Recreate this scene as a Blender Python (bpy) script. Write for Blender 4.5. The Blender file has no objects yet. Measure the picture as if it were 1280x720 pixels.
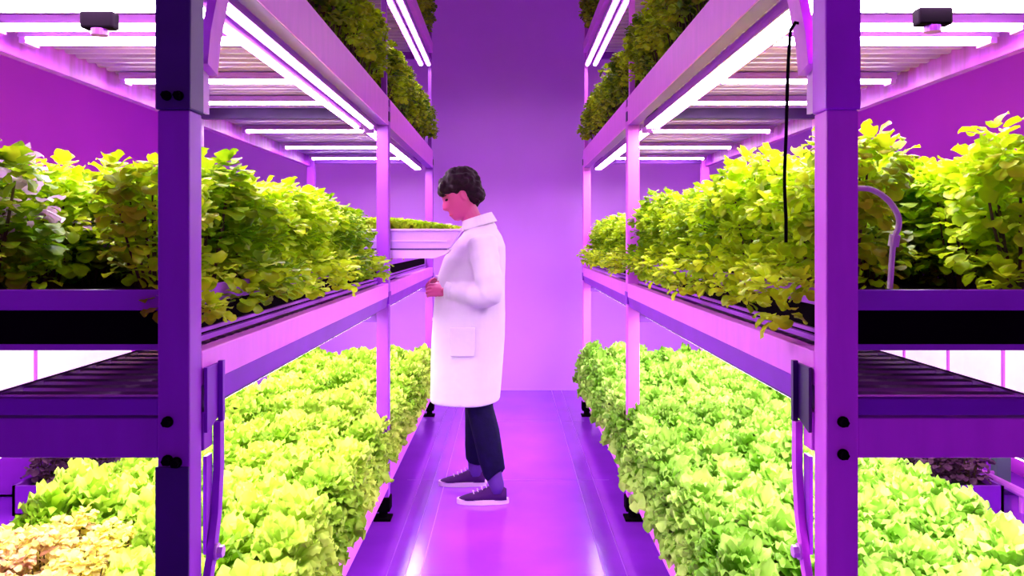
import bpy, bmesh, math, random
from mathutils import Vector, Matrix, noise

R = random.Random(7)
PI = math.pi
S = bpy.context.scene
C = S.collection

# ---------------------------------------------------------------- tags
def tag(o, label=None, cat=None, group=None, kind=None):
    if label: o['label'] = label
    if cat: o['category'] = cat
    if group: o['group'] = group
    if kind: o['kind'] = kind
    return o

def empty(name, loc, label=None, cat=None, group=None):
    o = bpy.data.objects.new(name, None)
    o.empty_display_size = 0.1
    C.objects.link(o); o.location = loc
    return tag(o, label, cat, group)

def world_loc(o):
    v = Vector((0, 0, 0))
    while o:
        v += o.location; o = o.parent
    return v

def build(name, bm, m, parent=None, loc=None, smooth=False):
    """bm is in world coordinates; becomes ONE mesh object"""
    off = Vector(loc) if loc is not None else (Vector((0, 0, 0)))
    base = world_loc(parent) if parent else Vector((0, 0, 0))
    if loc is None and parent is None:
        off = Vector((0, 0, 0))
    elif loc is None:
        off = base.copy()
    bmesh.ops.translate(bm, verts=bm.verts, vec=-off)
    me = bpy.data.meshes.new(name)
    bmesh.ops.recalc_face_normals(bm, faces=bm.faces)
    bm.to_mesh(me); bm.free()
    for mm in (m if isinstance(m, (list, tuple)) else [m]):
        me.materials.append(mm)
    if smooth:
        for p in me.polygons: p.use_smooth = True
    o = bpy.data.objects.new(name, me)
    C.objects.link(o)
    o.parent = parent
    o.location = off - base
    return o

# ---------------------------------------------------------------- shapes
def BM(): return bmesh.new()

def box(bm, x0, x1, y0, y1, z0, z1, mi=0, bev=0.0):
    if x0 > x1: x0, x1 = x1, x0
    r = bmesh.ops.create_cube(bm, size=1.0)
    vs = r['verts']
    bmesh.ops.scale(bm, vec=(x1-x0, y1-y0, z1-z0), verts=vs)
    bmesh.ops.translate(bm, vec=((x0+x1)/2, (y0+y1)/2, (z0+z1)/2), verts=vs)
    fs = set(f for v in vs for f in v.link_faces)
    for f in fs: f.material_index = mi
    if bev > 0:
        es = list(set(e for v in vs for e in v.link_edges))
        bmesh.ops.bevel(bm, geom=es, offset=bev, segments=2, affect='EDGES', profile=0.5)
    return bm

def prism(bm, pts, axis, a, b, mi=0):
    """polygon pts (2D) extruded along axis from a to b. axis 'x': pts=(y,z); 'y': pts=(x,z); 'z': (x,y)"""
    def P(p, t):
        if axis == 'x': return (t, p[0], p[1])
        if axis == 'y': return (p[0], t, p[1])
        return (p[0], p[1], t)
    A = [bm.verts.new(P(p, a)) for p in pts]
    B = [bm.verts.new(P(p, b)) for p in pts]
    n = len(pts); fs = [bm.faces.new(A), bm.faces.new(B[::-1])]
    for i in range(n):
        fs.append(bm.faces.new((A[i], A[(i+1) % n], B[(i+1) % n], B[i])))
    for f in fs: f.material_index = mi

def tube(bm, pts, rad, n=8, mi=0):
    """rad number or list; smooth path tube"""
    pts = [Vector(p) for p in pts]
    rads = rad if isinstance(rad, (list, tuple)) else [rad]*len(pts)
    rings = []
    up = Vector((0, 0, 1))
    prev = None
    for i, p in enumerate(pts):
        if i == 0: t = pts[1]-p
        elif i == len(pts)-1: t = p-pts[i-1]
        else: t = pts[i+1]-pts[i-1]
        t.normalize()
        if prev is None:
            a = up if abs(t.z) < 0.9 else Vector((0, 1, 0))
            s = t.cross(a).normalized()
        else:
            s = (prev - t*prev.dot(t)).normalized()
        prev = s
        u = t.cross(s)
        r = rads[i]
        ra, rb = r if isinstance(r, tuple) else (r, r)
        rings.append([bm.verts.new(p + s*math.cos(2*PI*k/n)*ra + u*math.sin(2*PI*k/n)*rb) for k in range(n)])
    for a, b in zip(rings, rings[1:]):
        for k in range(n):
            f = bm.faces.new((a[k], a[(k+1) % n], b[(k+1) % n], b[k])); f.material_index = mi
    f = bm.faces.new(rings[0][::-1]); f.material_index = mi
    f = bm.faces.new(rings[-1]); f.material_index = mi

def loft(bm, rings, cap=True, mi=0):
    rr = [[bm.verts.new(p) for p in r] for r in rings]
    n = len(rr[0])
    for a, b in zip(rr, rr[1:]):
        for k in range(n):
            f = bm.faces.new((a[k], a[(k+1) % n], b[(k+1) % n], b[k])); f.material_index = mi
    if cap:
        bm.faces.new(rr[0][::-1]).material_index = mi
        bm.faces.new(rr[-1]).material_index = mi

def catmull(P, n=6):
    P = [Vector(p) for p in P]
    Q = [P[0]] + P + [P[-1]]
    out = []
    for i in range(1, len(Q)-2):
        for k in range(n):
            t = k/n
            a, b, c, d = Q[i-1], Q[i], Q[i+1], Q[i+2]
            out.append(0.5*((2*b)+(c-a)*t+(2*a-5*b+4*c-d)*t*t+(3*b-a-3*c+d)*t**3))
    out.append(P[-1])
    return out

def ellipsoid(bm, c, r, rot=None, seg=16, rings=10, mi=0, lump=0, lf=8):
    res = bmesh.ops.create_uvsphere(bm, u_segments=seg, v_segments=rings, radius=1)
    vs = res['verts']
    for v in vs:
        p = v.co.copy()
        if lump: p *= 1+lump*noise.noise(p*lf+Vector(c)*3)
        p = Vector((p.x*r[0], p.y*r[1], p.z*r[2]))
        if rot: p = rot @ p
        v.co = p+Vector(c)
    for f in set(f for v in vs for f in v.link_faces): f.material_index = mi

# ---------------------------------------------------------------- materials
def mat(name, col, rough=0.5, metal=0.0, var=0.12, scale=6.0, bump=0.0, bscale=60, emit=None, estr=0, spec=0.5, coord='Object', stretch=None):
    m = bpy.data.materials.new(name); m.use_nodes = True
    nt = m.node_tree; N = nt.nodes; L = nt.links
    b = N['Principled BSDF']
    b.inputs['Roughness'].default_value = rough
    b.inputs['Metallic'].default_value = metal
    b.inputs['Specular IOR Level'].default_value = spec
    tc = N.new('ShaderNodeTexCoord')
    src = tc.outputs[coord]
    if stretch:
        mp = N.new('ShaderNodeMapping'); mp.inputs['Scale'].default_value = stretch
        L.new(src, mp.inputs['Vector']); src = mp.outputs['Vector']
    nz = N.new('ShaderNodeTexNoise'); nz.inputs['Scale'].default_value = scale
    nz.inputs['Detail'].default_value = 4
    L.new(src, nz.inputs['Vector'])
    cr = N.new('ShaderNodeValToRGB')
    cr.color_ramp.elements[0].position = 0.3; cr.color_ramp.elements[1].position = 0.7
    cr.color_ramp.elements[0].color = [c*(1-var) for c in col]+[1]
    cr.color_ramp.elements[1].color = [min(1, c*(1+var)) for c in col]+[1]
    L.new(nz.outputs['Fac'], cr.inputs['Fac'])
    L.new(cr.outputs['Color'], b.inputs['Base Color'])
    if bump:
        n2 = N.new('ShaderNodeTexNoise'); n2.inputs['Scale'].default_value = bscale
        L.new(src, n2.inputs['Vector'])
        bp = N.new('ShaderNodeBump'); bp.inputs['Strength'].default_value = bump
        bp.inputs['Distance'].default_value = 0.01
        L.new(n2.outputs['Fac'], bp.inputs['Height']); L.new(bp.outputs['Normal'], b.inputs['Normal'])
    if emit:
        b.inputs['Emission Color'].default_value = list(emit)+[1]
        b.inputs['Emission Strength'].default_value = estr
    return m

def leafmat(name, dark, light, trans=0.3, rough=0.45, scale=14):
    m = bpy.data.materials.new(name); m.use_nodes = True
    nt = m.node_tree; N = nt.nodes; L = nt.links
    b = N['Principled BSDF']; out = N['Material Output']
    b.inputs['Roughness'].default_value = rough
    b.inputs['Specular IOR Level'].default_value = 0.22
    tc = N.new('ShaderNodeTexCoord')
    nz = N.new('ShaderNodeTexNoise'); nz.inputs['Scale'].default_value = scale; nz.inputs['Detail'].default_value = 3
    L.new(tc.outputs['Object'], nz.inputs['Vector'])
    oi = N.new('ShaderNodeObjectInfo')
    ad = N.new('ShaderNodeMath'); ad.operation = 'MULTIPLY_ADD'
    L.new(oi.outputs['Random'], ad.inputs[0]); ad.inputs[1].default_value = 0.3
    L.new(nz.outputs['Fac'], ad.inputs[2])
    cr = N.new('ShaderNodeValToRGB')
    cr.color_ramp.elements[0].position = 0.42; cr.color_ramp.elements[1].position = 0.85
    cr.color_ramp.elements[0].color = list(dark)+[1]; cr.color_ramp.elements[1].color = list(light)+[1]
    L.new(ad.outputs[0], cr.inputs['Fac'])
    L.new(cr.outputs['Color'], b.inputs['Base Color'])
    tr = N.new('ShaderNodeBsdfTranslucent'); L.new(cr.outputs['Color'], tr.inputs['Color'])
    mx = N.new('ShaderNodeMixShader'); mx.inputs[0].default_value = trans
    L.new(b.outputs[0], mx.inputs[1]); L.new(tr.outputs[0], mx.inputs[2])
    L.new(mx.outputs[0], out.inputs['Surface'])
    return m

M = {}  # violet of the room's light is put into most colours; lamps stay whitish
M['wall'] = mat('wall_paint', (0.68, 0.22, 0.95), 0.42, var=0.05, scale=1.2)
M['wall_side'] = mat('side_wall_paint', (0.92, 0.06, 0.98), 0.6, var=0.05, scale=1.2)
M['floor'] = mat('floor_coating', (0.31, 0.028, 0.74), 0.17, var=0.12, scale=2.5, bump=0.05, bscale=18, spec=0.9)
M['seam'] = mat('floor_seam', (0.46, 0.10, 0.84), 0.35)
M['beam'] = mat('pink_violet_lit_beam_paint', (0.88, 0.19, 0.98), 0.42, var=0.06, stretch=(1, 4, 1))
M['slatside'] = mat('streaked_violet_lit_beam_paint', (0.50, 0.05, 0.78), 0.5, var=0.3, scale=5, stretch=(1, 5, 1))
M['rail'] = mat('deep_violet_rail', (0.25, 0.015, 0.55), 0.45, var=0.1)
M['postL'] = mat('violet_lit_post_paint_left', (0.36, 0.04, 0.64), 0.42, var=0.08, stretch=(3, 3, 0.6))
M['postR'] = mat('violet_lit_post_paint_right', (0.82, 0.13, 0.98), 0.42, var=0.08, stretch=(3, 3, 0.6))
M['sleeveL'] = mat('dark_indigo_sleeve_and_leg', (0.05, 0.003, 0.17), 0.4, var=0.2)
M['sleeveR'] = mat('violet_lit_sleeve_paint', (0.55, 0.04, 0.85), 0.4, var=0.1)
M['slat'] = mat('lavender_slat_metal', (0.52, 0.22, 0.88), 0.35, var=0.25, scale=3, stretch=(1, 14, 1))
M['dark'] = mat('black_plastic', (0.003, 0.001, 0.004), 0.9, var=0.3, spec=0.03)
M['darkmetal'] = mat('dark_violet_metal', (0.06, 0.01, 0.16), 0.35, var=0.3)
M['lip'] = mat('tray_lip_plastic', (0.42, 0.06, 0.75), 0.4, var=0.1)
M['soil'] = mat('growing_medium', (0.012, 0.008, 0.008), 0.9, var=0.4, scale=60, bump=0.5)
M['housing'] = mat('lamp_housing_paint', (0.45, 0.12, 0.65), 0.4, var=0.05)
M['tube'] = mat('lit_tube', (1, 0.9, 1), 0.4, emit=(1.0, 0.80, 0.98), estr=26)
M['tube_high'] = mat('lit_tube_dim', (1, 0.9, 1), 0.4, emit=(1.0, 0.75, 1.0), estr=14)
M['panel_lit'] = mat('lit_led_panel', (1, 0.9, 1), 0.4, emit=(1.0, 0.92, 0.97), estr=7.5)
M['glow'] = mat('backlit_panel', (0.9, 0.7, 1), 0.4, emit=(1.0, 0.60, 1.0), estr=0.50)
M['coat'] = mat('lab_coat_cotton', (0.66, 0.50, 0.74), 0.8, var=0.03, scale=8, bump=0.4, bscale=11)
M['skin'] = mat('skin', (0.52, 0.045, 0.22), 0.5, var=0.06)
M['skinhand'] = mat('skin_hand', (0.80, 0.36, 0.58), 0.5, var=0.06)
M['lips'] = mat('lips', (0.55, 0.03, 0.15), 0.4)
M['hair'] = mat('dark_hair', (0.014, 0.001, 0.010), 0.6, var=0.5, scale=40, bump=0.3, bscale=90, spec=0.15)
M['jeans'] = mat('navy_denim', (0.006, 0.001, 0.035), 0.8, var=0.3, scale=25, bump=0.2, spec=0.1)
M['shoe'] = mat('dark_plum_canvas', (0.05, 0.006, 0.10), 0.8, var=0.2, spec=0.1)
M['sole'] = mat('pale_rubber_sole', (0.75, 0.42, 0.75), 0.5, var=0.05)
M['sock'] = mat('violet_sock', (0.09, 0.012, 0.24), 0.8)
M['seedtray'] = mat('lavender_tray_plastic', (0.58, 0.27, 0.82), 0.35, var=0.06)
M['pinkplastic'] = mat('pink_plastic', (0.75, 0.38, 0.88), 0.35, var=0.06)
M['hose'] = mat('white_hose', (0.85, 0.78, 0.75), 0.3, var=0.03)
M['greenmetal'] = mat('pale_green_post_paint', (0.16, 0.30, 0.26), 0.45, var=0.12)
M['crate'] = mat('violet_crate_plastic', (0.36, 0.03, 0.66), 0.4, var=0.1)
M['steel'] = mat('bolt_steel', (0.10, 0.02, 0.2), 0.3, metal=0.6)
M['lettL'] = leafmat('pale_lettuce_leaf', (0.22, 0.46, 0.008), (0.70, 0.90, 0.12), 0.3)
M['lettR'] = leafmat('fresh_lettuce_leaf', (0.16, 0.42, 0.012), (0.62, 0.90, 0.17), 0.3)
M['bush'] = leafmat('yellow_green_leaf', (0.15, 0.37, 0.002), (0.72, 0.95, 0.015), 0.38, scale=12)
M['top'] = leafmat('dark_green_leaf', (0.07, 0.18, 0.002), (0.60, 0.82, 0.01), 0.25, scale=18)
M['sprout'] = leafmat('yellow_sprout_leaf', (0.40, 0.75, 0.005), (0.72, 0.95, 0.03), 0.3)
M['pinkleaf'] = leafmat('pink_tinged_leaf', (0.50, 0.22, 0.16), (0.90, 0.86, 0.14), 0.25, scale=45)
M['plumleaf'] = leafmat('plum_leaf', (0.04, 0.008, 0.06), (0.25, 0.10, 0.20), 0.2)
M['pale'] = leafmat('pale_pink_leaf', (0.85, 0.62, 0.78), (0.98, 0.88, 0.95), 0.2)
M['stem'] = mat('brown_stem', (0.10, 0.06, 0.02), 0.7)

# ---------------------------------------------------------------- room
FLOOR_Y1 = 7.34
WX = 3.0
def struct(name, bm, m, **k):
    return tag(build(name, bm, m, **k), kind='structure')
b = BM(); box(b, -WX-.1, WX+.1, -1.0, FLOOR_Y1+.1, -0.08, 0.0); struct('floor', b, M['floor'])
b = BM(); box(b, -WX-.1, WX+.1, FLOOR_Y1, FLOOR_Y1+.1, 0.0, 4.2); struct('wall_back', b, M['wall'])
b = BM(); box(b, -WX-.1, -WX, -1.0, FLOOR_Y1, 0.0, 4.2); struct('wall_left', b, M['wall_side'])
b = BM(); box(b, WX, WX+.1, -1.0, FLOOR_Y1, 0.0, 4.2); struct('wall_right', b, M['wall_side'])
b = BM()
for x in (-0.50, -0.425, -0.36, 0.40, 0.49):
    box(b, x-.002, x+.002, 0.2, FLOOR_Y1-.01, 0.0, 0.0012)
for y in (3.1, 4.6, 6.1):
    box(b, -0.58, 0.58, y-.0012, y+.0012, 0.0, 0.0008)
struct('trim_1', b, M['seam'])

# ---------------------------------------------------------------- racks
XI, XO = 0.587, 1.575           # aisle face and outer face of a rack
PW, PD = 0.060, 0.060           # post section
PY = (1.475, 3.93, 6.25)        # front faces of the three post rows
YE = PY[2]+PD

def bolt(bm, x, y, z, ax, r=0.011):
    """hex bolt head with washer, axis x or y, pointing to -y or towards the aisle"""
    d = Vector((0, -1, 0)) if ax == 'y' else Vector((ax, 0, 0))
    c = Vector((x, y, z))
    tube(bm, [c, c+d*0.004], r*1.3, n=14)
    tube(bm, [c+d*0.004, c+d*0.014], r, n=6)

def make_rack(s):
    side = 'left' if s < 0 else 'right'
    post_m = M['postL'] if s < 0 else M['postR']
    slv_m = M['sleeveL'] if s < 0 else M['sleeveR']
    lab = ('three tier violet steel growing rack along the left of the aisle, dark indigo upper post'
           if s < 0 else
           'three tier violet steel growing rack right of the aisle, black cable hanging from it')
    rk = empty('growing_rack', (s*(XI+XO)/2, PY[0], 0), lab, 'rack', 'growing racks beside the aisle')
    X = lambda a: s*a
    for row, y in enumerate(PY):
        for inner in (True, False):
            xa = XI if inner else XO-PW
            xb = xa+PW
            b = BM(); box(b, X(xa), X(xb), y, y+PD, 0.03 if row == 0 or not inner else 0.10, 1.62 if row == 0 else 2.04, bev=.004)
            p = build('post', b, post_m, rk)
            b = BM()
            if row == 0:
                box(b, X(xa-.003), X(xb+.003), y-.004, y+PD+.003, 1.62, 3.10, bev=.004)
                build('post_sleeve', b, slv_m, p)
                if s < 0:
                    b = BM(); box(b, X(xa+.001), X(xb+.003), y-.003, y+PD-.012, 0.03, 0.962, bev=.002)  # thin dark shell over the leg's front; aisle face keeps the post colour
                    build('dark_leg_face', b, slv_m, p)
            else:
                box(b, X(xa+.012), X(xa+.040), y+.016, y+.044, 2.04, 3.10, bev=.002)
                build('upper_post', b, post_m, p)
            b = BM()
            if row == 0 or not inner:
                box(b, X(xa-.02), X(xb+.02), y-.02, y+PD+.02, 0.0, 0.03, bev=.004)
            else:
                box(b, X(xa-.012), X(xb+.012), y-.015, y+PD+.015, 0.0, 0.012, bev=.003)
                tube(b, [(X(xa+PW/2), y+PD/2, .012), (X(xa+PW/2), y+PD/2, .05)], .022, n=16)
                box(b, X(xa-.008), X(xb+.008), y-.01, y+PD+.01, 0.045, 0.115, bev=.006)
            build('foot', b, M['dark'], p)
        # ---- bottom, middle, top, third cross beams
    for row, y in enumerate(PY):
        ya = y+.006 if row == 0 else y+.012
        b = BM(); box(b, X(XI+PW), X(XO-PW), y+.012, y+.048, 0.14, 0.19); build('cross_beam', b, M['rail'], rk)
        b = BM(); box(b, X(XI+PW), X(XO-PW), ya, y+.05, 0.976, 1.050, bev=.003); 
        build('cross_beam', b, post_m if row == 0 else M['rail'], rk)
        b = BM(); box(b, X(XI+PW), X(XO-PW), ya-.002, ya+.022, 1.056, 1.086, bev=.002); build('cross_rail', b, M['rail'], rk)
        b = BM(); box(b, X(XI+PW), X(XO-PW), y+.01, y+.05, 1.978, 2.03, bev=.003); build('cross_beam', b, M['darkmetal'] if row == 1 else M['rail'], rk)
        b = BM(); box(b, X(XI+PW), X(XO-PW), y+.02, y+.05, 2.80, 2.86); build('cross_beam', b, M['rail'], rk)
    # ---- long beams per bay
    for a in range(2):
        y0, y1 = PY[a]+PD, PY[a+1]
        # bottom rail
        b = BM(); box(b, X(XI), X(XI+.035), y0, y1, 0.16, 0.31, bev=.004); build('long_beam', b, M['beam'], rk)
        b = BM(); box(b, X(XO-.035), X(XO), y0, y1, 0.16, 0.31, bev=.004); build('long_beam', b, M['beam'], rk)
        for inner in (True, False):
            xa, xb = (XI, XI+.035) if inner else (XO-.035, XO)
            # middle tier: upper channel in the beam colour, lower rail in a darker violet, set back
            b = BM(); box(b, X(xa), X(xb), y0, y1, 1.100, 1.167, bev=.003)
            lb = build('long_beam', b, M['beam'], rk)
            b = BM()
            if inner: prism(b, [(X(xa+.002), 1.0995), (X(xb), 1.0995), (X(xb), 1.050), (X(xa+.010), 1.050)], 'y', y0, y1)
            else: box(b, X(xa), X(xb-.008), y0, y1, 1.050, 1.0995)
            build('lower_rail', b, M['rail'], lb)
            # upper tier
            b = BM()
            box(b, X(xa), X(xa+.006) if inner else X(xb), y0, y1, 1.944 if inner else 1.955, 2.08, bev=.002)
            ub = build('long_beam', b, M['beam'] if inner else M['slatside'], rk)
            if inner:
                b = BM(); box(b, X(xa+.006), X(xa+.050), y0, y1, 1.944, 1.950); build('flange', b, M['rail'], ub)
                b = BM(); box(b, X(xa+.006), X(xa+.050), y0, y1, 2.066, 2.078); build('flange', b, M['rail'], ub)
            # third tier
            b = BM(); box(b, X(xa), X(xb), y0, y1, 2.84, 2.92, bev=.003); build('long_beam', b, M['beam'], rk)
    # ---- decks
    b = BM()                       # middle deck: narrow slats on the aisle half
    y = PY[0]+.075
    while y < YE-.05:
        if not any(abs(y+.02-(p+PD/2)) < .055 for p in PY):
            box(b, X(XI+.036), X(1.03), y, y+.034, 1.056, 1.066)
        y += .075
    box(b, X(1.03), X(1.045), PY[0]+PD, YE-PD, 1.054, 1.070)
    build('slatted_deck', b, M['pinkplastic'], rk)
    for (zz, wid, pit) in ((2.042, .040, .072), (2.865, .05, .09)):
        b = BM(); y = PY[0]+.07
        while y < YE-.06:
            prism(b, [(y, zz), (y+wid*.25, zz-.012), (y+wid*.75, zz-.012), (y+wid, zz), (y+wid, zz+.003), (y, zz+.003)], 'x', X(XI+.04), X(XO-.037))
            y += pit
        box(b, X(1.07), X(1.10), PY[0]+PD, YE-PD, zz+.004, zz+.016)
        build('slatted_deck', b, M['slat'], rk)
    # ---- knee braces and gusset plates in the aisle plane, front posts
    y0 = PY[0]+PD
    def brace(pts, w, name='brace', m=post_m, xx=(XI+.004, XI+.022)):
        b = BM(); n = len(pts); L_, R_ = [], []
        for i, (yy, zz) in enumerate(pts):
            q0 = pts[max(0, i-1)]; q1 = pts[min(n-1, i+1)]
            d = Vector((q1[0]-q0[0], q1[1]-q0[1])).normalized(); nn = Vector((-d.y, d.x))*w/2
            L_.append((yy+nn.x, zz+nn.y)); R_.append((yy-nn.x, zz-nn.y))
        prism(b, L_+R_[::-1], 'x', X(xx[0]), X(xx[1]))
        return build(name, b, m, rk)
    # lower: dark gusset where the long beam meets the post, then a bowed strut down the post
    b = BM(); prism(b, [(y0, 1.135), (y0+.066, 1.135), (y0+.066, 1.03), (y0, 1.01)], 'x', X(XI-.010), X(XI-.004))
    prism(b, [(y0+.056, 1.14), (y0+.068, 1.14), (y0+.068, 1.02), (y0+.056, 1.02)], 'x', X(XI-.020), X(XI-.010))
    build('gusset_plate', b, M['darkmetal'] if s > 0 else M['rail'], rk)
    b = BM(); box(b, X(XI-.004), X(XI+PW), y0, y0+.045, 0.975, 1.05, bev=.003); build('beam_socket', b, post_m, rk)
    brace([(y0+.058, 1.02), (y0+.058, .93), (y0+.045, .84), (y0+.018, .765), (y0-.012, .70)], .022, xx=(XI-.018, XI-.004))
    b = BM(); bolt(b, X(XI-.020), y0+.020, .775, -s, .012); build('bolt', b, M['pinkplastic'], rk)
    b = BM(); box(b, X(XI-.003), X(XI+.004), y0+.015, y0+.045, .77, .96); build('strap_plate', b, M['lip'], rk)
    # upper: strut from the beam down to the sleeve, pale plate at its foot
    brace([(y0+.14, 1.97), (y0+.10, 1.88), (y0+.055, 1.78), (y0+.040, 1.715)], .055, m=M['beam'], xx=(XI-.006, XI+.012))
    b = BM(); prism(b, [(y0+.006, 1.632), (y0+.072, 1.632), (y0+.070, 1.735), (y0+.012, 1.735)], 'x', X(XI+.013), X(XI+.020))
    build('gusset_plate', b, M['pinkplastic'], rk)
    # collars at the mid and far posts
    for row in (1, 2):
        y = PY[row]
        b = BM(); box(b, X(XI-.004), X(XI+PW+.004), y-.004, y+PD+.004, 1.065, 1.125, bev=.002)
        cl = build('post_collar', b, M['rail'], rk)
        b = BM(); bolt(b, X(XI+PW/2), y-.004, 1.105, 'y', .012); build('bolt', b, M['dark'], cl)
        b = BM(); box(b, X(XI-.005), X(XI+.020), y-.008, y+.03, 1.965, 2.01); build('post_collar', b, M['darkmetal'], rk)
    # bolts on the camera face of the front posts
    for (dx, z) in ((.030, 1.045), (.030, .985)) if s > 0 else ((.040, 1.045), (.024, .970), (.040, .974)):
        b = BM(); bolt(b, X(XI+dx), PY[0], z, 'y', .008); build('bolt', b, M['dark'], rk)
    if s < 0:
        for dx in (.018, .040):
            b = BM(); bolt(b, X(XI+dx), PY[0]-.004, 1.645, 'y', .007); build('bolt', b, M['dark'], rk)
    return rk

rackL = make_rack(-1); rackR = make_rack(1)

# ---------------------------------------------------------------- trays
def bed_tray(s, a, z0, z1, lab, grp, name='bed_tray', lipm=None, dark=True, xr=(XI+PW+.004, XO-PW-.004), inset=.008):
    y0, y1 = PY[a]+PD+.006, PY[a+1]-.006
    if a == 0 and z0 > 1: y0 = PY[0]+PD+.002
    t = empty(name, (s*(xr[0]+xr[1])/2, (y0+y1)/2, z0), lab, 'tray', grp)
    xa, xb = xr
    w = .010
    b = BM()
    box(b, s*xa, s*xb, y0, y1, z0, z0+.010)
    for (p, q, r_, u) in ((xa, xa+w, y0, y1), (xb-w, xb, y0, y1), (xa, xb, y0, y0+w), (xa, xb, y1-w, y1)):
        box(b, s*p, s*q, r_, u, z0, z1)
    build('basin', b, M['dark'] if dark else M['lip'], t)
    b = BM(); l = .012; hh = .040 if z0 > 1 else .03
    for (p, q, r_, u) in ((xa-l, xa, y0-.0, y1), (xb, xb+l, y0, y1), (xa-l, xb+l, y0-l*.4, y0), (xa-l, xb+l, y1, y1+l*.4)):
        box(b, s*p, s*q, r_, u, z1-hh, z1, bev=.002)
    build('rim', b, lipm or M['lip'], t)
    if z0 > 1:
        b = BM()
        for (p, q, r_, u) in ((xa-l, xa, y0-.0, y1), (xa-l, xb+l, y0-l*.4, y0)):
            box(b, s*p, s*q, r_, u, z0+.001, z0+.012)
            if p == xa-l and q == xa: box(b, s*(p+.004), s*q, r_, u, z0+.018, z0+.026)
        build('foot_lip', b, M['lip'], t)
    b = BM(); box(b, s*(xa+w), s*(xb-w), y0+w, y1-w, z0+.010, z1-.02); build('growing_medium', b, M['soil'], t)
    return t

for s, nm in ((-1, 'left'), (1, 'right')):
    for a, bn in ((0, 'nearer'), (1, 'farther')):
        bed_tray(s, a, .19, .33, f'long black bed tray of lettuce at the foot of the {nm} rack, {bn} bay', 'bottom tier bed trays')
        bed_tray(s, a, 1.168, 1.285, f'violet-rimmed black bed tray on the middle tier of the {nm} rack, {bn} bay', 'middle tier bed trays')
        bed_tray(s, a, 2.081, 2.14, f'dark bed tray high on the upper tier of the {nm} rack, {bn} bay', 'upper tier bed trays')
    bed_tray(s, 1, 2.921, 2.97, f'dark bed tray on the topmost tier of the {nm} rack, farther bay', 'topmost tier bed trays')

# ---------------------------------------------------------------- lamps
def lamp(pa, pb, r, lab, grp, wide=None):
    """strip lamp between two points (axis aligned), emitting underneath"""
    pa, pb = Vector(pa), Vector(pb)
    tm = M['tube_high'] if pa.z > 2.5 else M['tube']
    mid = (pa+pb)/2
    t = empty('grow_lamp', (mid.x, mid.y, mid.z+.03), lab, 'lamp', grp)
    along_y = abs(pb.y-pa.y) > abs(pb.x-pa.x)
    hw = (wide or r*2)/2
    b = BM()
    zl = mid.z+(-.001 if along_y else .006)                                   # side walls of the reflector trough
    if along_y:
        box(b, mid.x-hw-.010, mid.x+hw+.010, pa.y, pb.y, mid.z+.012, mid.z+.032, bev=.003)
        for e in (-1, 1): box(b, mid.x+e*(hw+.003), mid.x+e*(hw+.010), pa.y, pb.y, zl, mid.z+.014)
    else:
        box(b, pa.x, pb.x, mid.y-hw-.010, mid.y+hw+.010, mid.z+.012, mid.z+.032, bev=.003)
        for e in (-1, 1): box(b, pa.x, pb.x, min(mid.y+e*(hw+.003), mid.y+e*(hw+.010)), max(mid.y+e*(hw+.003), mid.y+e*(hw+.010)), zl, mid.z+.014)
    build('housing', b, M['housing'], t)
    d = (pb-pa).normalized()
    b = BM()
    if wide:
        if along_y: box(b, mid.x-hw, mid.x+hw, pa.y+.02, pb.y-.02, mid.z, mid.z+.0115)
        else: box(b, pa.x+.02*d.x, pb.x-.02*d.x, mid.y-hw, mid.y+hw, mid.z, mid.z+.0115)
        build('diffuser', b, tm, t)
    else:
        tube(b, [pa+d*.02, pb-d*.02], r, n=8)
        build('tube', b, tm, t)
    for p, q in ((pa, pa+d*.02), (pb-d*.02, pb)):
        b = BM()
        if along_y: box(b, p.x-hw, p.x+hw, p.y, q.y, p.z-.010, p.z+.012)
        else: box(b, p.x, q.x, p.y-hw, p.y+hw, p.z-.010, p.z+.012)
        build('end_cap', b, M['housing'], t)
    return t

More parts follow.
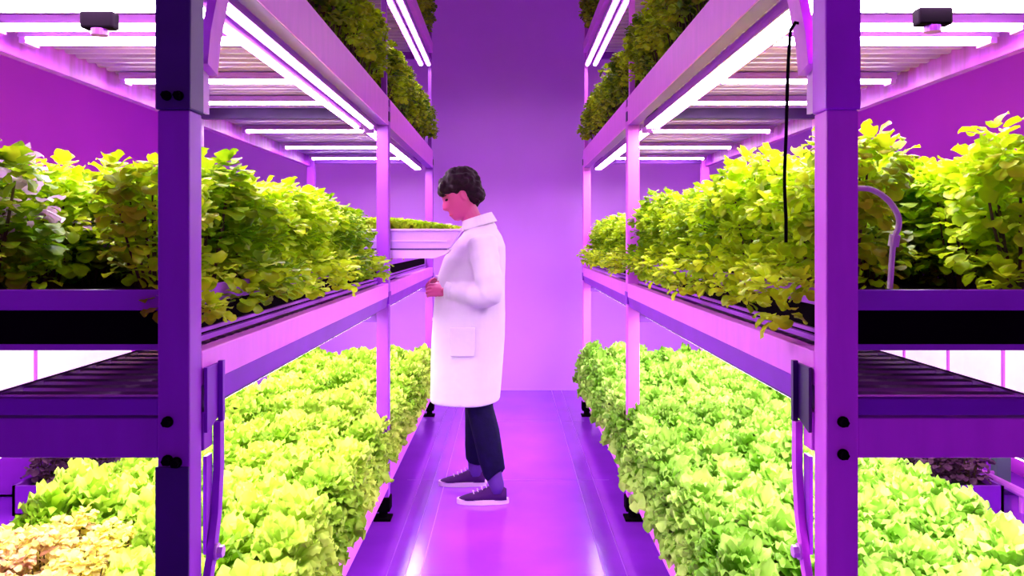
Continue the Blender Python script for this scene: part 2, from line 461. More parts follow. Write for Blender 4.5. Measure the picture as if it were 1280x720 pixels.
near_names = ['first', 'second', 'third', 'fourth', 'fifth', 'sixth', 'seventh', 'eighth']
for s, nm in ((-1, 'left'), (1, 'right')):
    # transverse lamps under the upper deck
    ys = [2.12, 2.33, 2.49, 3.12, 3.62, 4.55, 5.35, 6.08]
    for i, y in enumerate(ys):
        lamp((s*.80, y, 1.995), (s*1.50, y, 1.995), .014,
             f'{near_names[i]} nearest white lamp lying crosswise under the upper deck of the {nm} rack', 'crosswise lamps under the upper decks',
             wide=(.085, .06, .075, .055, .055, .065, .075, .07)[i])
    if s < 0:
        for x, w in ((.665, 'aisle-side'), (.735, 'inner')):
            lamp((s*x, PY[0]+.12, 1.93), (s*x, PY[1]-.03, 1.93), .011,
                 f'{w} tube of the long white lamp pair under the left upper deck, nearer bay', 'long lamps under the upper decks')
    else:
        lamp((s*.705, PY[0]+.12, 1.93), (s*.705, PY[1]-.03, 1.93), .013,
             'single broad white lamp running lengthwise under the right upper deck, nearer bay', 'long lamps under the upper decks', wide=.066)
    lamp((s*.70, PY[1]+.10, 1.93), (s*.70, PY[2]-.05, 1.93), .015,
         f'long white lamp running lengthwise under the {nm} upper deck, farther bay', 'long lamps under the upper decks', wide=.05)
    # third tier
    for x, w in ((.605, 'aisle-side'), (.665, 'inner')):
        lamp((s*(x+.01), PY[1]+.10, 2.74), (s*(x+.01), PY[2]-.03, 2.74), .012,
             f'{w} tube of the lamp pair high under the topmost {nm} tier', 'lamp pairs under the topmost decks')
    lamp((s*1.0, PY[0]+.12, 2.74), (s*1.0, PY[2]-.1, 2.74), .012,
         f'long white lamp over the upper plants of the {nm} rack', 'lamps under the topmost decks', wide=.04)
    # lamps over the bottom bed
    for a, bn in ((0, 'nearer'), (1, 'farther')):
        for x, w, dz in ((.80, 'aisle-side', 0), (1.35, 'outer', -.15)):
            y0, y1 = PY[a]+.12, PY[a+1]-.06
            t = empty('grow_lamp', (s*x, (y0+y1)/2, 1.05), f'{w} flat lamp panel under the middle deck of the {nm} rack, {bn} bay', 'lamp', 'lamp panels over the bottom beds')
            b = BM(); box(b, s*(x-.16), s*(x+.16), y0, y1, 1.020+dz, 1.040+dz, bev=.003); build('housing', b, M['darkmetal'], t)
            b = BM(); box(b, s*(x-.14), s*(x+.14), y0+.02, y1-.02, 1.010+dz, 1.0195+dz); build('diffuser', b, M['panel_lit'], t)
            for yy in (y0+.1, y1-.1):
                b = BM()
                if dz: tube(b, [(s*(x+.15), yy, 1.030+dz), (s*(x+.19), yy, 1.035+dz), (s*(XO-.03), yy, 1.056)], .006)
                else: tube(b, [(s*x, yy, 1.040), (s*x, yy, 1.056)], .006)
                build('hanger', b, M['darkmetal'], t)

# driver boxes at the top edge of the picture
for s, x, y, nm in ((-1, 1.10, 2.155, 'left'), (1, 1.125, 2.12, 'right')):
    z = 1.935
    t = empty('lamp_driver', (s*x, y, z+.05), f'small dark power unit clipped under the nearest crosswise lamps of the {nm} rack', 'power unit', 'power units under the upper decks')
    b = BM(); box(b, s*(x-.045), s*(x+.045), y-.02, y+.02, z+.012, z+.058, bev=.006); build('case', b, M['dark'], t)
    b = BM(); tube(b, [(s*x, y, z+.012), (s*x, y, z-.004)], .022, n=16); build('knob', b, M['rail'], t)

# ---------------------------------------------------------------- plants
def leaf(bm, o, az, el0, el1, L, W, ruf=0.15, nu=5, nv=4, mi=0, seed=0, shape='fan', freq=3.0):
    """a ruffled leaf: starts at o, elevation goes from el0 to el1 (radians above horizontal)"""
    d = Vector((math.cos(az), math.sin(az), 0)); side = Vector((-d.y, d.x, 0))
    p = Vector(o); rows = []
    ph = seed*1.7
    for i in range(nu+1):
        u = i/nu
        el = el0+(el1-el0)*u
        t = d*math.cos(el)+Vector((0, 0, 1))*math.sin(el)
        nrm = Vector((0, 0, 1))*math.cos(el)-d*math.sin(el)
        if i: p = p+t*(L/nu)
        if shape == 'fan': w = W*(0.22+0.78*math.sin(min(1, u*1.15)*PI*.5)**1.1)*(1-0.45*max(0, u-.8)/.2)
        else: w = W*math.sin(PI*(.07+.76*u))**.6
        row = []
        for j in range(nv+1):
            v = -1+2*j/nv
            amp = ruf*L*(0.15+u)*(abs(v)**1.2*.9+.35*u)
            off = amp*math.sin(freq*PI*(v*(0.6+u)+u*1.3)+ph)
            cup = -0.25*W*v*v*(1-u)
            tipround = -L*.18*v*v*(u**2)
            row.append(bm.verts.new(p+side*(v*w)+nrm*(off-cup)+t*tipround))
        rows.append(row)
    for a, b in zip(rows, rows[1:]):
        for j in range(nv):
            f = bm.faces.new((a[j], a[j+1], b[j+1], b[j])); f.material_index = mi; f.smooth = True

def mesh_from(bm, name, mats):
    me = bpy.data.meshes.new(name); bm.to_mesh(me); bm.free()
    for m in mats: me.materials.append(m)
    return me

def dome_dir(i, n, r):
    t = (i+.5)/n
    el = math.asin(1-t*.98)
    return i*2.39996+r.uniform(-.25, .25), el

def lettuce_mesh(seed, mats, n=120, H=.15, Rr=.095, name='lettuce_head'):
    """frilly head: short curled leaves over a dome, heart in the middle"""
    r = random.Random(seed); bm = BM()
    for i in range(n):
        az, el = dome_dir(i, n, r)
        q = r.uniform(.45, .72)
        c = Vector((math.cos(az)*math.cos(el)*Rr*q, math.sin(az)*math.cos(el)*Rr*q, H*(.22+.62*math.sin(el))*r.uniform(.9, 1.08)))
        L = .050*r.uniform(.75, 1.25)
        leaf(bm, c, az+r.uniform(-.5, .5), el+.45+r.uniform(-.3, .3), el-.75+r.uniform(-.3, .3), L, L*.50, ruf=.15, nu=4, nv=6, seed=r.random()*10, freq=2.8)
    for i in range(16):                                  # skirt
        az = i*.393+r.uniform(-.1, .1); L = Rr*r.uniform(.85, 1.2)
        leaf(bm, (math.cos(az)*.02, math.sin(az)*.02, H*.18), az, .6, -.7, L, L*.36, ruf=.12, nu=5, nv=6, seed=i+seed, freq=3)
    for i in range(8):
        leaf(bm, (0, 0, 0.0), i*.785, 1.0, .3, Rr*.9, Rr*.4, ruf=.1, nu=3, nv=3, seed=i)
    return mesh_from(bm, name, mats)

def bush_mesh(seed, mats, H=.32, Rr=.12, n=380, ls=.036, name='leafy_plant', pale=0, lump=.052, droop=0):
    """upright stems, each carrying lumpy clusters of small rounded leaves"""
    r = random.Random(seed); bm = BM()
    for k in range(8):
        a = k*2.4; q = Rr*.6*math.sqrt(k/8)
        x, y = math.cos(a)*q, math.sin(a)*q
        hh = H*r.uniform(.75, .95)
        tube(bm, [(x*.3, y*.3, 0), (x*.8, y*.8, hh*.5), (x*1.1, y*1.1, hh*.88)], [.004, .003, .002], n=4, mi=1)
    nc = max(8, n//15); cl = []
    for i in range(nc):
        t = (i+.5)/nc; z = H*(.10+.82*t**.75)
        rad = Rr*.72*r.uniform(.55, 1.1)*(1.0 if t < .7 else math.sqrt(max(.05, 1-((t-.7)/.33)**2)))
        a = i*2.39996+r.uniform(-.5, .5)
        cl.append((Vector((math.cos(a)*rad, math.sin(a)*rad, z+r.uniform(-.02, .02))), a, t))
    for i in range(droop):                                # sprays hanging over the tray rim, towards local +x
        a = -.95+1.9*(i+.5)/droop
        q = Rr*r.uniform(.95, 1.2)
        cl.append((Vector((math.cos(a)*q, math.sin(a)*Rr, r.uniform(-.045, .06))), a, .1))
    for c, a, t in cl:
        m = n//nc
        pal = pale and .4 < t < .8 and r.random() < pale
        lr = lump*r.uniform(.7, 1.15)
        for k in range(m):
            az, el = dome_dir(k, m, r)
            if r.random() < .5: el = -el*.6
            d = Vector((math.cos(az)*math.cos(el), math.sin(az)*math.cos(el), math.sin(el)))
            lo = r.uniform(.75, 1.25)*ls
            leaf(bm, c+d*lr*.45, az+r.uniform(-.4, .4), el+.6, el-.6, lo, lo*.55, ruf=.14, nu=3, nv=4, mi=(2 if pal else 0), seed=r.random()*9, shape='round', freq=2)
    return mesh_from(bm, name, mats)

def proto_copy(name, me, loc, rz, sc, label, cat, grp):
    o = bpy.data.objects.new(name, me); C.objects.link(o)
    o.location = loc; o.rotation_euler = (0, 0, rz)
    o.scale = sc if isinstance(sc, tuple) else (sc, sc, sc)
    return tag(o, label, cat, grp)

# bottom beds ------------------------------------------------------
LL = [lettuce_mesh(10+i, [M['lettL']]) for i in range(5)]
LR = [lettuce_mesh(20+i, [M['lettR']]) for i in range(5)]
PK = []
PK = [bush_mesh(40+i, [M['pinkleaf'], M['stem']], H=.20, Rr=.09, n=420, ls=.020, lump=.03, name='pink_seedlings') for i in range(2)]
for s, nm, V in ((-1, 'left', LL), (1, 'right', LR)):
    cols = [.665, .835, 1.005, 1.175, 1.345, 1.475]
    y = PY[0]+.16; row = 0
    while y < PY[2]-.02:
        for ci, x in enumerate(cols):
            yy = y+(.08 if ci % 2 else 0)
            if ci == 0 and any(abs(yy-(p+PD/2)) < .07 for p in PY): continue
            if any(p-.04 < yy < p+PD+.04 for p in PY[1:]) and ci in (0, 5): continue
            xx = x+R.uniform(-.015, .015); yy += R.uniform(-.02, .02)
            if ci == 0: xx -= .012 if s < 0 else .028
            if yy > PY[2]-.03 : continue
            if PY[1]-.02 < yy < PY[1]+PD+.02: yy = PY[1]-.035 if ci % 2 else PY[1]+PD+.035
            ztop = .285+R.uniform(0, .015)
            sc = R.uniform(1.08, 1.30)
            if row < 1: sc *= .95
            if s < 0 and x > 1.1 and yy < 2.5:
                proto_copy('pink_seedlings', R.choice(PK), (s*xx, yy, .29), R.uniform(0, 6), (1.15, 1.15, R.uniform(1.1, 1.3)),
                           'clump of pink-tinged yellow seedlings at the near outer corner of the left bottom bed', 'seedlings', 'pink-tinged seedlings in the left bottom bed')
            else:
                proto_copy('lettuce', R.choice(V), (s*xx, yy, ztop), R.uniform(0, 6), (sc, sc, sc*R.uniform(1.15, 1.5)),
                           ('frilly yellow-green lettuce in the bottom bed of the left rack' if s < 0 else
                            'frilly pale green lettuce in the bottom bed of the right rack'), 'lettuce',
                           f'lettuces in the bottom bed of the {nm} rack')
        y += .172; row += 1

# middle tier -------------------------------------------------------
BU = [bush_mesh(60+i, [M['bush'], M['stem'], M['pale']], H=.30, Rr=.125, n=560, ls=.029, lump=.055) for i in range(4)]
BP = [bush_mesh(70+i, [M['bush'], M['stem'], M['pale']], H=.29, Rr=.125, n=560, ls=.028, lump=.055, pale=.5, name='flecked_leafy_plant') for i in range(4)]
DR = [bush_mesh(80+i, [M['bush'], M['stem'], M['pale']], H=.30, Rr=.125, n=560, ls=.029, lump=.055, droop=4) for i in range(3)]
def mid_row(s, ya, yb, cols, hscale, meshes, label, grp, name='leafy_plant', pitch=.19):
    y = ya; r = 0
    while y <= yb:
        for ci, x in enumerate(cols):
            yy = y+(pitch/2 if ci % 2 else 0)+R.uniform(-.02, .02)
            if yy > yb+.05: continue
            hs = hscale(x, yy)*R.uniform(.86, 1.08)
            ws = R.uniform(.98, 1.22)
            if ci == 0 and PY[1]-.12 < yy < PY[1]+PD+.12: ws *= .85
            dr = ci == 0 and hs > .6
            proto_copy(name, R.choice(DR if dr else meshes), (s*(x+R.uniform(-.012, .012)), yy, 1.262),
                       ((0 if s < 0 else PI)+R.uniform(-.3, .3)) if dr else R.uniform(0, 6), (ws, ws, hs), label, 'plant', grp)
        y += pitch
cols = [.725, .90, 1.08, 1.26, 1.42]
# left: front row facing the camera, rest of bay 1, low plants of bay 2
def hL(x, y): return (1.10 if y < 1.9 and x > .95 else .95)-(y-2.2)*.06+(.18 if 1.2 < x < 1.3 and y < 1.8 else 0)
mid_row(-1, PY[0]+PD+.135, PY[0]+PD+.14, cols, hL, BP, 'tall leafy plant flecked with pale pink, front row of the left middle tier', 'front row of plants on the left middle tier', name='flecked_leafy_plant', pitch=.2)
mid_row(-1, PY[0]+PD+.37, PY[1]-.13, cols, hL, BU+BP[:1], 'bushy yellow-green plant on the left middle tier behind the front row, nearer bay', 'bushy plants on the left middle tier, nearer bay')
mid_row(-1, PY[1]+.30, PY[1]+1.25, cols, lambda x, y: .42, BU, 'low green plant on the left middle tier beyond the middle post', 'low plants on the left middle tier, farther bay')
def hR(x, y): return 1.12-(y-1.5)*.045
mid_row(1, PY[0]+PD+.135, PY[0]+PD+.14, cols, lambda x, y: 1.12, BU, 'tall glowing yellow-green plant in the front row of the right middle tier', 'front row of plants on the right middle tier', pitch=.2)
mid_row(1, PY[0]+PD+.36, PY[1]-.13, cols, hR, BU, 'bushy yellow-green plant on the right middle tier behind the front row, nearer bay', 'bushy plants on the right middle tier, nearer bay')
mid_row(1, PY[1]+.19, PY[2]-.10, cols, lambda x, y: .88, BU, 'bushy green plant on the right middle tier beyond the middle post', 'bushy plants on the right middle tier, farther bay')

# upper and topmost tiers ----------------------------------------------
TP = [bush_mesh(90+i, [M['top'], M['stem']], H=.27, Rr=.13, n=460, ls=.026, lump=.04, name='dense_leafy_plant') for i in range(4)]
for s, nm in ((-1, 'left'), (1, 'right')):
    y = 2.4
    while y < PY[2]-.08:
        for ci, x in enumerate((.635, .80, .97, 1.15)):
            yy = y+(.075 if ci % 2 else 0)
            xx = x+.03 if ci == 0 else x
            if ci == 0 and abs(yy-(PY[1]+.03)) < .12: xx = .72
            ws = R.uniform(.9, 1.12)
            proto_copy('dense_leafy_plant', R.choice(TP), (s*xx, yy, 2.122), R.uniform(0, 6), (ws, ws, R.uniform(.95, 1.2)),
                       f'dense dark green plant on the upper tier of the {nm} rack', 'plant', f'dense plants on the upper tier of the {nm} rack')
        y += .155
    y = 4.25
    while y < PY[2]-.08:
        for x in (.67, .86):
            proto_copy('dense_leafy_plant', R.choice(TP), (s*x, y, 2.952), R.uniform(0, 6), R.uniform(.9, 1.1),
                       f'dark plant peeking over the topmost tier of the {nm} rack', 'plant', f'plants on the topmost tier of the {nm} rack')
        y += .17

# ---------------------------------------------------------------- hanging cable, hose
b = BM()
pts = catmull([(.565, 1.60, 1.80), (.560, 1.60, 1.72), (.5565, 1.60, 1.60), (.553, 1.60, 1.50), (.556, 1.60, 1.42), (.556, 1.60, 1.375)], 6)
tube(b, pts, .0035, n=8)
tube(b, [(.565, 1.60, 1.80), (.575, 1.60, 1.815), (.586, 1.60, 1.812)], .0035, n=8)
tag(build('hanging_cable', b, M['dark'], loc=(.565, 1.60, 1.80)), 'thin black cable hanging beside the near post of the right rack', 'cable')
b = BM()
pts = catmull([(.655, 1.530, 1.478), (.69, 1.525, 1.477), (.722, 1.525, 1.458), (.742, 1.525, 1.430), (.747, 1.530, 1.405), (.742, 1.54, 1.375), (.740, 1.550, 1.286)], 6)
tube(b, pts, .0055, n=10)
h = build('irrigation_hose', b, M['hose'], loc=(.740, 1.550, 1.286)); tag(h, 'white irrigation hose arching among the leaves beside the near right post', 'hose')
b = BM(); tube(b, [(.744, 1.538, 1.390), (.742, 1.541, 1.368)], .010, n=12); build('connector', b, M['hose'], h)

# ---------------------------------------------------------------- pulled-out seedling tray
t = empty('seedling_tray', (-.55, 4.06, 1.288), 'lavender two-tier tray of yellow-green sprouts held out in front of the person', 'tray')
xa, xb, ya, yb = -.93, -.235, 3.995, 4.135
b = BM()
prism(b, [(xa, 1.338), (xa, 1.425), (xb, 1.425), (xb-.028, 1.385), (xb-.06, 1.338)], 'y', ya, yb)
build('tray_body', b, M['seedtray'], t)
b = BM(); box(b, xa-.006, xb+.006, ya-.008, yb+.008, 1.425, 1.436, bev=.003); box(b, xa+.02, xb-.07, ya-.004, yb+.004, 1.372, 1.380); build('rim', b, M['pinkplastic'], t)
b = BM(); prism(b, [(xa+.02, 1.288), (xa+.02, 1.330), (xb-.055, 1.330), (xb-.075, 1.310), (xb-.14, 1.288)], 'y', ya+.004, yb-.004); build('drip_tray', b, M['pinkplastic'], t)
b = BM(); box(b, xa+.03, xb-.07, ya+.002, yb-.002, 1.330, 1.338); build('spacer', b, M['darkmetal'], t)
bm = BM(); r = random.Random(3)
for i in range(620):
    x = r.uniform(xa+.01, xb-.012); y = r.uniform(ya+.008, yb-.008)
    H = r.uniform(.75, 1.1)*(.014+.062*min(1, (xb-x)/.34))
    for q in range(2):
        leaf(bm, (x, y, 1.432), r.uniform(0, 6.3), 1.5, .3, H+.012, .009, ruf=.1, nu=3, nv=2, seed=i)
s_ = build('sprouts', bm, M['sprout'], t); tag(s_, kind='stuff')

# ---------------------------------------------------------------- person (profile, facing -X)
PX, PYY = -.17, 4.35
per = empty('person', (PX, PYY, 0), 'person in a long white lab coat and dark trousers bending the head over a tray', 'person')
def ell(c, ax, ay, n=20, e=2.0, tiltx=0, wob=0, ph=0):
    out = []
    for k in range(n):
        a = 2*PI*k/n
        ca, sa = math.cos(a), math.sin(a)
        x = math.copysign(abs(ca)**(2/e), ca)*ax; y = math.copysign(abs(sa)**(2/e), sa)*ay
        w = 1+wob*math.sin(5*a+ph)
        out.append(Vector((c[0]+x*w, c[1]+y*w, c[2]+x*tiltx)))
    return out
def remesh(o, vox, sm=2):
    m = o.modifiers.new('remesh', 'REMESH'); m.mode = 'VOXEL'; m.voxel_size = vox; m.use_smooth_shade = True
    if sm:
        q = o.modifiers.new('smooth', 'SMOOTH'); q.factor = .5; q.iterations = sm

HC = Vector((-.262, PYY, 1.615))          # head centre
tilt = math.radians(24)                    # chin towards chest
HR = Matrix.Rotation(-tilt, 4, 'Y') @ Matrix.Rotation(math.radians(10), 4, 'Z')
def head_pt(f, sdv, u):                    # forward, side, up in head space
    return HC + HR @ Vector((-f, -sdv, u))
def head_rings():
    rings = []
    #   u,     front, back, width
    prof = [(-.118, .060, .015, .030), (-.108, .078, .030, .046), (-.090, .084, .045, .056), (-.070, .084, .062, .062),
            (-.050, .083, .078, .067), (-.030, .086, .088, .071), (-.008, .088, .095, .074), (.012, .084, .100, .076),
            (.030, .090, .102, .077), (.055, .090, .101, .077), (.080, .080, .093, .071), (.100, .062, .074, .058), (.115, .036, .045, .036), (.121, .010, .012, .010)]
    nose = {-.050: .006, -.030: .030, -.008: .020, .012: .012, -.070: .010, -.090: .002, .030: .003}
    for (u, f, bk, w) in prof:
        ring = []
        for k in range(32):
            a = 2*PI*k/32
            ca, sa = math.cos(a), math.sin(a)
            rf = f if ca > 0 else bk
            aa = a if a < PI else a-2*PI
            bump = nose.get(u, 0)*math.exp(-(aa/.28)**2)
            eye = -.008*math.exp(-((abs(aa)-.42)/.2)**2)*(1 if abs(u-.012) < .01 else .3 if abs(u-.0) < .03 else 0)
            ring.append(head_pt(ca*(rf+eye)+bump, sa*w, u))
        rings.append(ring)
    return rings
b = BM()
loft(b, head_rings())
for sd in (-1, 1):                         # ears
    ellipsoid(b, head_pt(-.012, sd*.078, -.005), (.018, .009, .030), rot=HR.to_3x3(), seg=12, rings=8)
    ellipsoid(b, head_pt(-.012, sd*.082, -.028), (.009, .006, .010), rot=HR.to_3x3(), seg=8, rings=6)
tube(b, [(-.225, PYY, 1.56), (-.20, PYY, 1.50), (-.155, PYY, 1.43), (-.14, PYY, 1.38)], [.052, .054, .062, .085], n=16)
# torso, hips
loft(b, [ell((-.15, PYY, z), ax, ay) for z, ax, ay in ((1.42, .07, .13), (1.36, .10, .18), (1.22, .11, .165), (1.08, .10, .145), (.95, .11, .165), (.84, .10, .16))])
SH = {-1: Vector((-.135, PYY-.185, 1.375)), 1: Vector((-.150, PYY+.185, 1.375))}
EL = {-1: Vector((-.115, PYY-.235, 1.105)), 1: Vector((-.16, PYY+.225, 1.12))}
WR = {-1: Vector((-.315, PYY-.135, 1.115)), 1: Vector((-.335, PYY+.10, 1.165))}
for k in (-1, 1):
    tube(b, [SH[k], (SH[k]+EL[k])/2, EL[k], (EL[k]+WR[k])/2, WR[k]], [.052, .045, .038, .034, .025], n=12)
# hands: palm, four fingers, thumb
def hand(b, w, d, up, sd):
    """w wrist, d finger direction, up = back of the hand, sd = thumb side"""
    d = d.normalized(); sd = (sd-d*sd.dot(d)).normalized(); up = d.cross(sd).normalized()*(1 if d.cross(sd).dot(up) > 0 else -1)
    M3 = Matrix((d, sd, up)).transposed()
    ellipsoid(b, w+d*.045, (.052, .040, .015), rot=M3, seg=14, rings=8)
    tube(b, [w-d*.01, w+d*.03], [(.024, .018), (.028, .016)], n=10)
    for i, (o, L) in enumerate(((.030, .068), (.010, .076), (-.011, .070), (-.031, .054))):
        a = w+d*.078+sd*o
        p1 = a+d*L*.45-up*.006; p2 = p1+(d*.8-up*.6)*L*.32; p3 = p2+(d*.3-up*.95)*L*.28
        tube(b, [a-d*.02, a, p1, p2, p3], [.0095, .0095, .0088, .0082, .006], n=8)
    a = w+d*.022+sd*.032
    tube(b, [a-sd*.012, a+sd*.012+d*.016, a+sd*.020+d*.042-up*.008, a+sd*.010+d*.062-up*.016], [.013, .012, .0105, .008], n=8)
hand(b, WR[-1], Vector((-.92, .28, .02)), Vector((0, -.6, .7)), Vector((-.1, .5, .85)))
hand(b, WR[1], Vector((-.80, -.40, -.10)), Vector((0, .5, .8)), Vector((-.2, -.9, .3)))
# legs: near (left) leg under the body, far leg a step ahead
HIP = {-1: Vector((-.160, PYY-.085, .88)), 1: Vector((-.180, PYY+.085, .88))}
KN = {-1: Vector((-.150, PYY-.100, .49)), 1: Vector((-.170, PYY+.12, .49))}
AN = {-1: Vector((-.062, PYY-.150, .085)), 1: Vector((-.185, PYY+.155, .085))}
for k in (-1, 1):
    tube(b, [HIP[k], (HIP[k]+KN[k])/2, KN[k], (KN[k]*.6+AN[k]*.4), AN[k], AN[k]-Vector((0, 0, .03))], [.080, .066, .050, .045, .030, .032], n=14)
    tube(b, [AN[k]+Vector((.03, 0, -.045)), AN[k]+Vector((-.05, 0, -.045)), AN[k]+Vector((-.14, 0, -.058))], [(.024, .020), (.026, .018), (.018, .010)], n=12)
body = build('body', b, M['skin'], per, smooth=True); remesh(body, .0045, 2)
# face details
for sd in (-1, 1):
    b = BM(); ellipsoid(b, head_pt(.077, sd*.031, .010), (.010, .010, .0065), rot=HR.to_3x3(), seg=12, rings=8); build('eye', b, M['hair'], per, smooth=True)
    b = BM(); tube(b, [head_pt(.084, sd*.016, .030), head_pt(.084, sd*.032, .036), head_pt(.072, sd*.048, .031)], [.003, .0042, .002], n=6); build('eyebrow', b, M['hair'], per, smooth=True)
b = BM(); tube(b, [head_pt(.077, -.024, -.074), head_pt(.089, -.008, -.072), head_pt(.089, .008, -.072), head_pt(.077, .024, -.074)], [.002, .005, .005, .002], n=8); build('mouth', b, M['lips'], per, smooth=True)
# hair: curly cap, fringe on the forehead, back of the head
b = BM()
ellipsoid(b, head_pt(-.024, 0, .062), (.108, .100, .082), rot=HR.to_3x3(), seg=36, rings=24, lump=.16, lf=3.5)
ellipsoid(b, head_pt(-.060, 0, .005), (.068, .086, .088), rot=HR.to_3x3(), seg=28, rings=18, lump=.16, lf=3.5)
rr = random.Random(11)
for i in range(110):
    a = rr.uniform(0, 2*PI); e = rr.uniform(-.15, 1.5)
    f, sdv, u = .104*math.cos(e)*math.cos(a)-.022, .096*math.cos(e)*math.sin(a), .060+.080*math.sin(e)
    ellipsoid(b, head_pt(f, sdv, u), (rr.uniform(.014, .024),)*3, seg=8, rings=6)
for i in range(40):
    a = rr.uniform(PI*.6, PI*1.4); u = rr.uniform(-.06, .05)
    ellipsoid(b, head_pt(-.055+.068*math.cos(a), .084*math.sin(a), u), (rr.uniform(.014, .02),)*3, seg=8, rings=6)
for i in range(9):
    sdv = -.06+.12*i/8
    tube(b, [head_pt(.068, sdv, .092), head_pt(.086, sdv*1.05, .068), head_pt(.088, sdv*1.1, .046)], [.016, .013, .006], n=8)
hair = build('hair', b, M['hair'], per, smooth=True); remesh(hair, .006, 1)
# coat
b = BM()
CT = [  # z, cx, ax, ay
 (.515, -.236, .188, .235), (.60, -.230, .190, .232), (.72, -.224, .194, .225), (.86, -.216, .197, .215), (.98, -.210, .194, .205),
 (1.08, -.205, .188, .198), (1.18, -.198, .182, .202), (1.28, -.180, .168, .208), (1.35, -.160, .146, .205), (1.405, -.142, .108, .165), (1.445, -.142, .082, .105), (1.475, -.152, .070, .075)]
loft(b, [ell((cx, PYY, z), ax, ay, n=40, e=2.3, wob=.018 if z < 1.1 else .008, ph=z*3) for z, cx, ax, ay in CT])
for k in (-1, 1):
    P = catmull([SH[k]+Vector((.0, -k*.02, .005)), SH[k]*.55+EL[k]*.45+Vector((.012, k*.012, 0)), EL[k]+Vector((.02, k*.008, -.005)), EL[k]*.5+WR[k]*.5+Vector((0, 0, -.004)), WR[k]*.92+EL[k]*.08], 5)
    n = len(P); rads = []
    for i in range(n):
        t_ = i/(n-1); r0 = .080-.028*t_
        r0 += .0035*math.sin(i*2.2+k)
        rads.append(r0)
    tube(b, P, rads, n=16)
coat = build('lab_coat', b, M['coat'], per, smooth=True); remesh(coat, .009, 2)
b = BM()                                        # stand-up collar with lapels
N_ = 20
rin, rout = [], []
for lo, hi, w in ((1.43, 1.50, 0),):
    rings = [ell((-.150, PYY, 1.425), .092, .100, n=28, tiltx=.25), ell((-.163, PYY, 1.470), .080, .080, n=28, tiltx=.3), ell((-.172, PYY, 1.505), .070, .070, n=28, tiltx=.32),
             ell((-.168, PYY, 1.507), .080, .081, n=28, tiltx=.32), ell((-.156, PYY, 1.455), .098, .104, n=28, tiltx=.28)]
    loft(b, rings, cap=False)
for k in (-1, 1):
    prism(b, [(PYY+k*.055, 1.47), (PYY+k*.012, 1.40), (PYY+k*.012, 1.24), (PYY+k*.075, 1.36), (PYY+k*.082, 1.43)], 'x', -.335, -.305)
col = build('collar', b, M['coat'], coat, smooth=False)
for k in (-1, 1):
    b = BM(); d = (WR[k]-EL[k]).normalized()
    tube(b, [WR[k]-d*.045, WR[k]-d*.002], [(.055, .055), (.053, .053)], n=18); build('cuff', b, M['coat'], coat, smooth=True)
b = BM(); box(b, -.30, -.17, PYY-.240, PYY-.222, .78, .93, bev=.006); build('pocket', b, M['coat'], coat)
for z in (1.18, .95, .80):
    b = BM(); tube(b, [(-.400 if z < 1 else -.380, PYY, z), (-.412 if z < 1 else -.394, PYY, z)], .009, n=12); build('button', b, M['pinkplastic'], coat)
# trousers: two legs joined at the seat
b = BM()
for k in (-1, 1):
    K = KN[k]; A = AN[k]
    tube(b, [HIP[k]+Vector((0, 0, .04)), HIP[k]*.5+K*.5, K, K*.7+A*.3+Vector((.006, 0, 0)), K*.35+A*.65+Vector((.004, 0, 0)), K*.16+A*.84+Vector((.004, 0, .01)), A+Vector((.003, 0, .060))],
         [.095, .080, .072, .073, .067, .061, .059], n=18)
ellipsoid(b, (-.180, PYY, .90), (.12, .165, .12))
tr = build('trousers', b, M['jeans'], per, smooth=True); remesh(tr, .009, 2)
# shoes
for k in (-1, 1):
    A = AN[k]; y = A.y; x0 = A.x+.055      # heel
    sh = BM(); prof = [(0, .030, .028, .075), (.03, .036, .034, .098), (.075, .037, .034, .100), (.115, .040, .036, .078), (.16, .045, .040, .058), (.205, .044, .034, .046), (.235, .030, .022, .036), (.25, .012, .01, .030)]
    rings = []
    for (dx, w, w2, h) in prof:
        x = x0-dx; zb = .024
        rings.append([Vector((x, y+w*math.cos(a)*(1 if math.sin(a) < .2 else .82), zb+(h-zb)*(max(0, math.sin(a))**.8) if math.sin(a) > 0 else zb)) for a in [2*PI*i/16 for i in range(16)]])
    loft(sh, rings); 
    so = build('shoe', sh, M['shoe'], per, smooth=True)
    b = BM(); outl = []
    for i in range(24):
        a = 2*PI*i/24; cx = x0-.125; rx = .137; wy = .046 if math.cos(a) < 0 else .040
        outl.append((cx+rx*math.cos(a), y+wy*math.sin(a)*(abs(math.sin(a))**-.25 if abs(math.sin(a)) > .05 else 1)))
    prism(b, outl, 'z', .001, .026); build('sole', b, M['sole'], so)
    b = BM()
    for i in range(4):
        x = x0-.105-i*.022; zz = .092-i*.0105
        tube(b, [(x, y-.022, zz-.006), (x-.006, y, zz+.004), (x, y+.022, zz-.006)], .0025, n=6)
    build('laces', b, M['sole'], so)
    b = BM(); tube(b, [A-Vector((-.004, 0, .030)), A+Vector((.002, 0, .01)), A+(KN[k]-A)*.12, A+(KN[k]-A)*.22], [(.036, .034), (.040, .040), (.043, .043), (.045, .045)], n=16); build('sock', b, M['sock'], per, smooth=True)

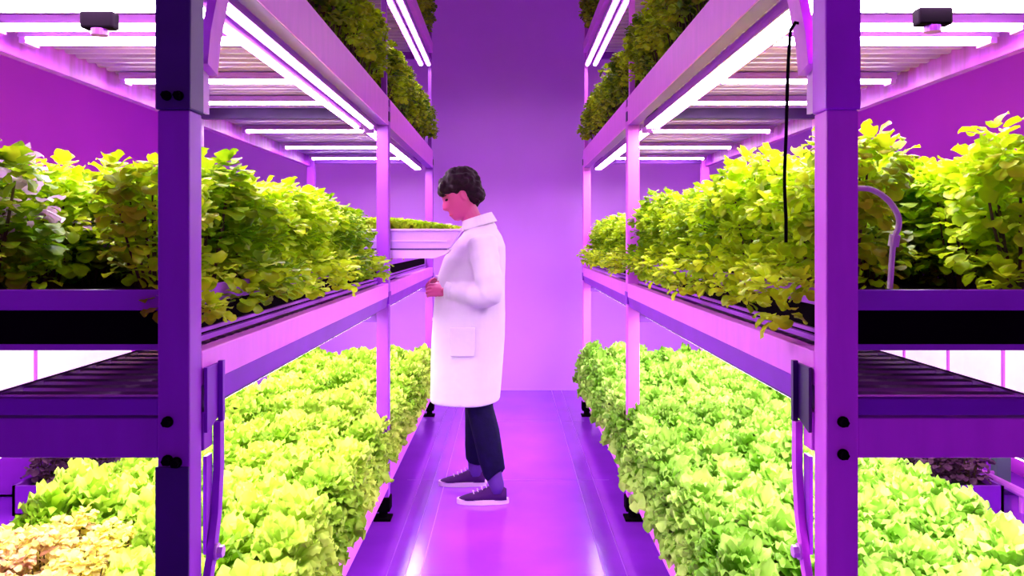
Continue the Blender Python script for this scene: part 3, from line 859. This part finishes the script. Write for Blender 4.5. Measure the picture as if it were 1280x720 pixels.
# ---------------------------------------------------------------- side walls: backlit panels, floor clutter
for s, nm in ((-1, 'left'), (1, 'right')):
    y, PWD = (3.60, .6) if s > 0 else (3.73, 1.3)
    i = 0
    while y+PWD < FLOOR_Y1:
        p = empty('backlit_panel', (s*(WX-.03), y+PWD/2, .30), f'glowing white panel low on the {nm} wall, {near_names[i]} nearest of the row', 'panel', 'backlit panels low on the side walls')
        b = BM(); box(b, s*(WX-.025), s*(WX-.004), y+.012, y+PWD-.012, .32, 1.18); build('diffuser', b, M['glow'], p)
        b = BM()
        for (a0, a1, z0, z1) in ((0, PWD, .30, .32), (0, PWD, 1.18, 1.20), (0, .012, .32, 1.18), (PWD-.012, PWD, .32, 1.18)):
            box(b, s*(WX-.035), s*WX, y+a0, y+a1, z0, z1)
        build('frame', b, M['beam'], p)
        y += PWD; i += 1
# low planters of dark plants
PL = [bush_mesh(120+i, [M['plumleaf'], M['stem']], H=.20, Rr=.10, n=200, ls=.03, name='plum_herb') for i in range(3)]
for s, nm in ((-1, 'left'), (1, 'right')):
    t = empty('floor_planter', (s*2.30, 5.0, 0), f'long dark planter on the floor behind the {nm} rack', 'planter', 'planters behind the racks')
    b = BM(); box(b, s*2.12, s*2.48, 4.0, 6.6, 0, .012)
    for (p, q, r_, u) in ((2.12, 2.135, 4.0, 6.6), (2.465, 2.48, 4.0, 6.6), (2.12, 2.48, 4.0, 4.015), (2.12, 2.48, 6.585, 6.6)):
        box(b, s*p, s*q, r_, u, 0, .15)
    build('basin', b, M['rail'], t)
    b = BM(); box(b, s*2.135, s*2.465, 4.015, 6.585, .012, .12); build('growing_medium', b, M['soil'], t)
    for i in range(12):
        for x in (2.21, 2.38):
            proto_copy('plum_herb', R.choice(PL), (s*x, 4.15+i*.21+R.uniform(-.02, .02), .115), R.uniform(0, 6), R.uniform(.85, 1.15),
                       f'plum coloured herb in the planter behind the {nm} rack', 'plant', f'plum herbs behind the {nm} rack')
# crate behind the left rack
t = empty('storage_crate', (-2.76, 4.55, 0), 'violet plastic crate on the floor behind the left rack, low at the picture edge', 'crate')
b = BM()
xa, xb, ya, yb, H = -2.96, -2.54, 4.30, 4.80, .26
box(b, xa, xb, ya, yb, 0, .012)
for (p, q, r_, u) in ((xa, xa+.012, ya, yb), (xb-.012, xb, ya, yb), (xa, xb, ya, ya+.012), (xa, xb, yb-.012, yb)): box(b, p, q, r_, u, 0, H)
build('box', b, M['crate'], t)
b = BM(); box(b, xa-.01, xb+.01, ya-.01, yb+.01, H, H+.02, bev=.006); box(b, xa+.05, xb-.05, ya+.05, yb-.05, H+.02, H+.032, bev=.004); build('lid', b, M['crate'], t)
# pipe stand behind the right rack
t = empty('pipe_stand', (2.72, 4.40, 0), 'pale green upright with violet pipes beside it on the floor behind the right rack', 'pipe stand')
b = BM(); box(b, 2.67, 2.75, 4.37, 4.43, 0.02, .49, bev=.006); build('upright', b, M['greenmetal'], t)
b = BM(); box(b, 2.63, 2.79, 4.33, 4.47, 0, .02, bev=.004); build('base_plate', b, M['darkmetal'], t)
b = BM()
for x, z in ((2.60, .10), (2.82, .22)):
    tube(b, [(x, 4.0, z), (x, 6.8, z)], .022, n=12)
    for yy in (4.05, 5.4, 6.75): tube(b, [(x, yy, 0), (x, yy, z)], .012, n=8)
tube(b, [(2.60, 4.40, .10), (2.68, 4.40, .10)], .012); tube(b, [(2.82, 4.40, .22), (2.74, 4.40, .22)], .012)
build('pipe', b, M['beam'], t)

# ---------------------------------------------------------------- world, camera
w = bpy.data.worlds.new('violet_fill'); S.world = w; w.use_nodes = True  # added violet fill light, entering through the unbuilt ceiling and open front
bg = w.node_tree.nodes['Background']; bg.inputs[0].default_value = (0.55, 0.14, 0.80, 1); bg.inputs[1].default_value = 0.17
cam = bpy.data.cameras.new('camera'); co = bpy.data.objects.new('camera', cam); C.objects.link(co)
co.location = (0, 0, 1.38); co.rotation_euler = (PI/2, 0, 0)
cam.sensor_width = 36; cam.lens = 28.125; cam.shift_x = 5/1280; cam.shift_y = -60/1280
cam.clip_start = .05
S.camera = co
S.view_settings.view_transform = 'Standard'; S.view_settings.look = 'None'
S.view_settings.exposure = 0.88; S.view_settings.gamma = 1
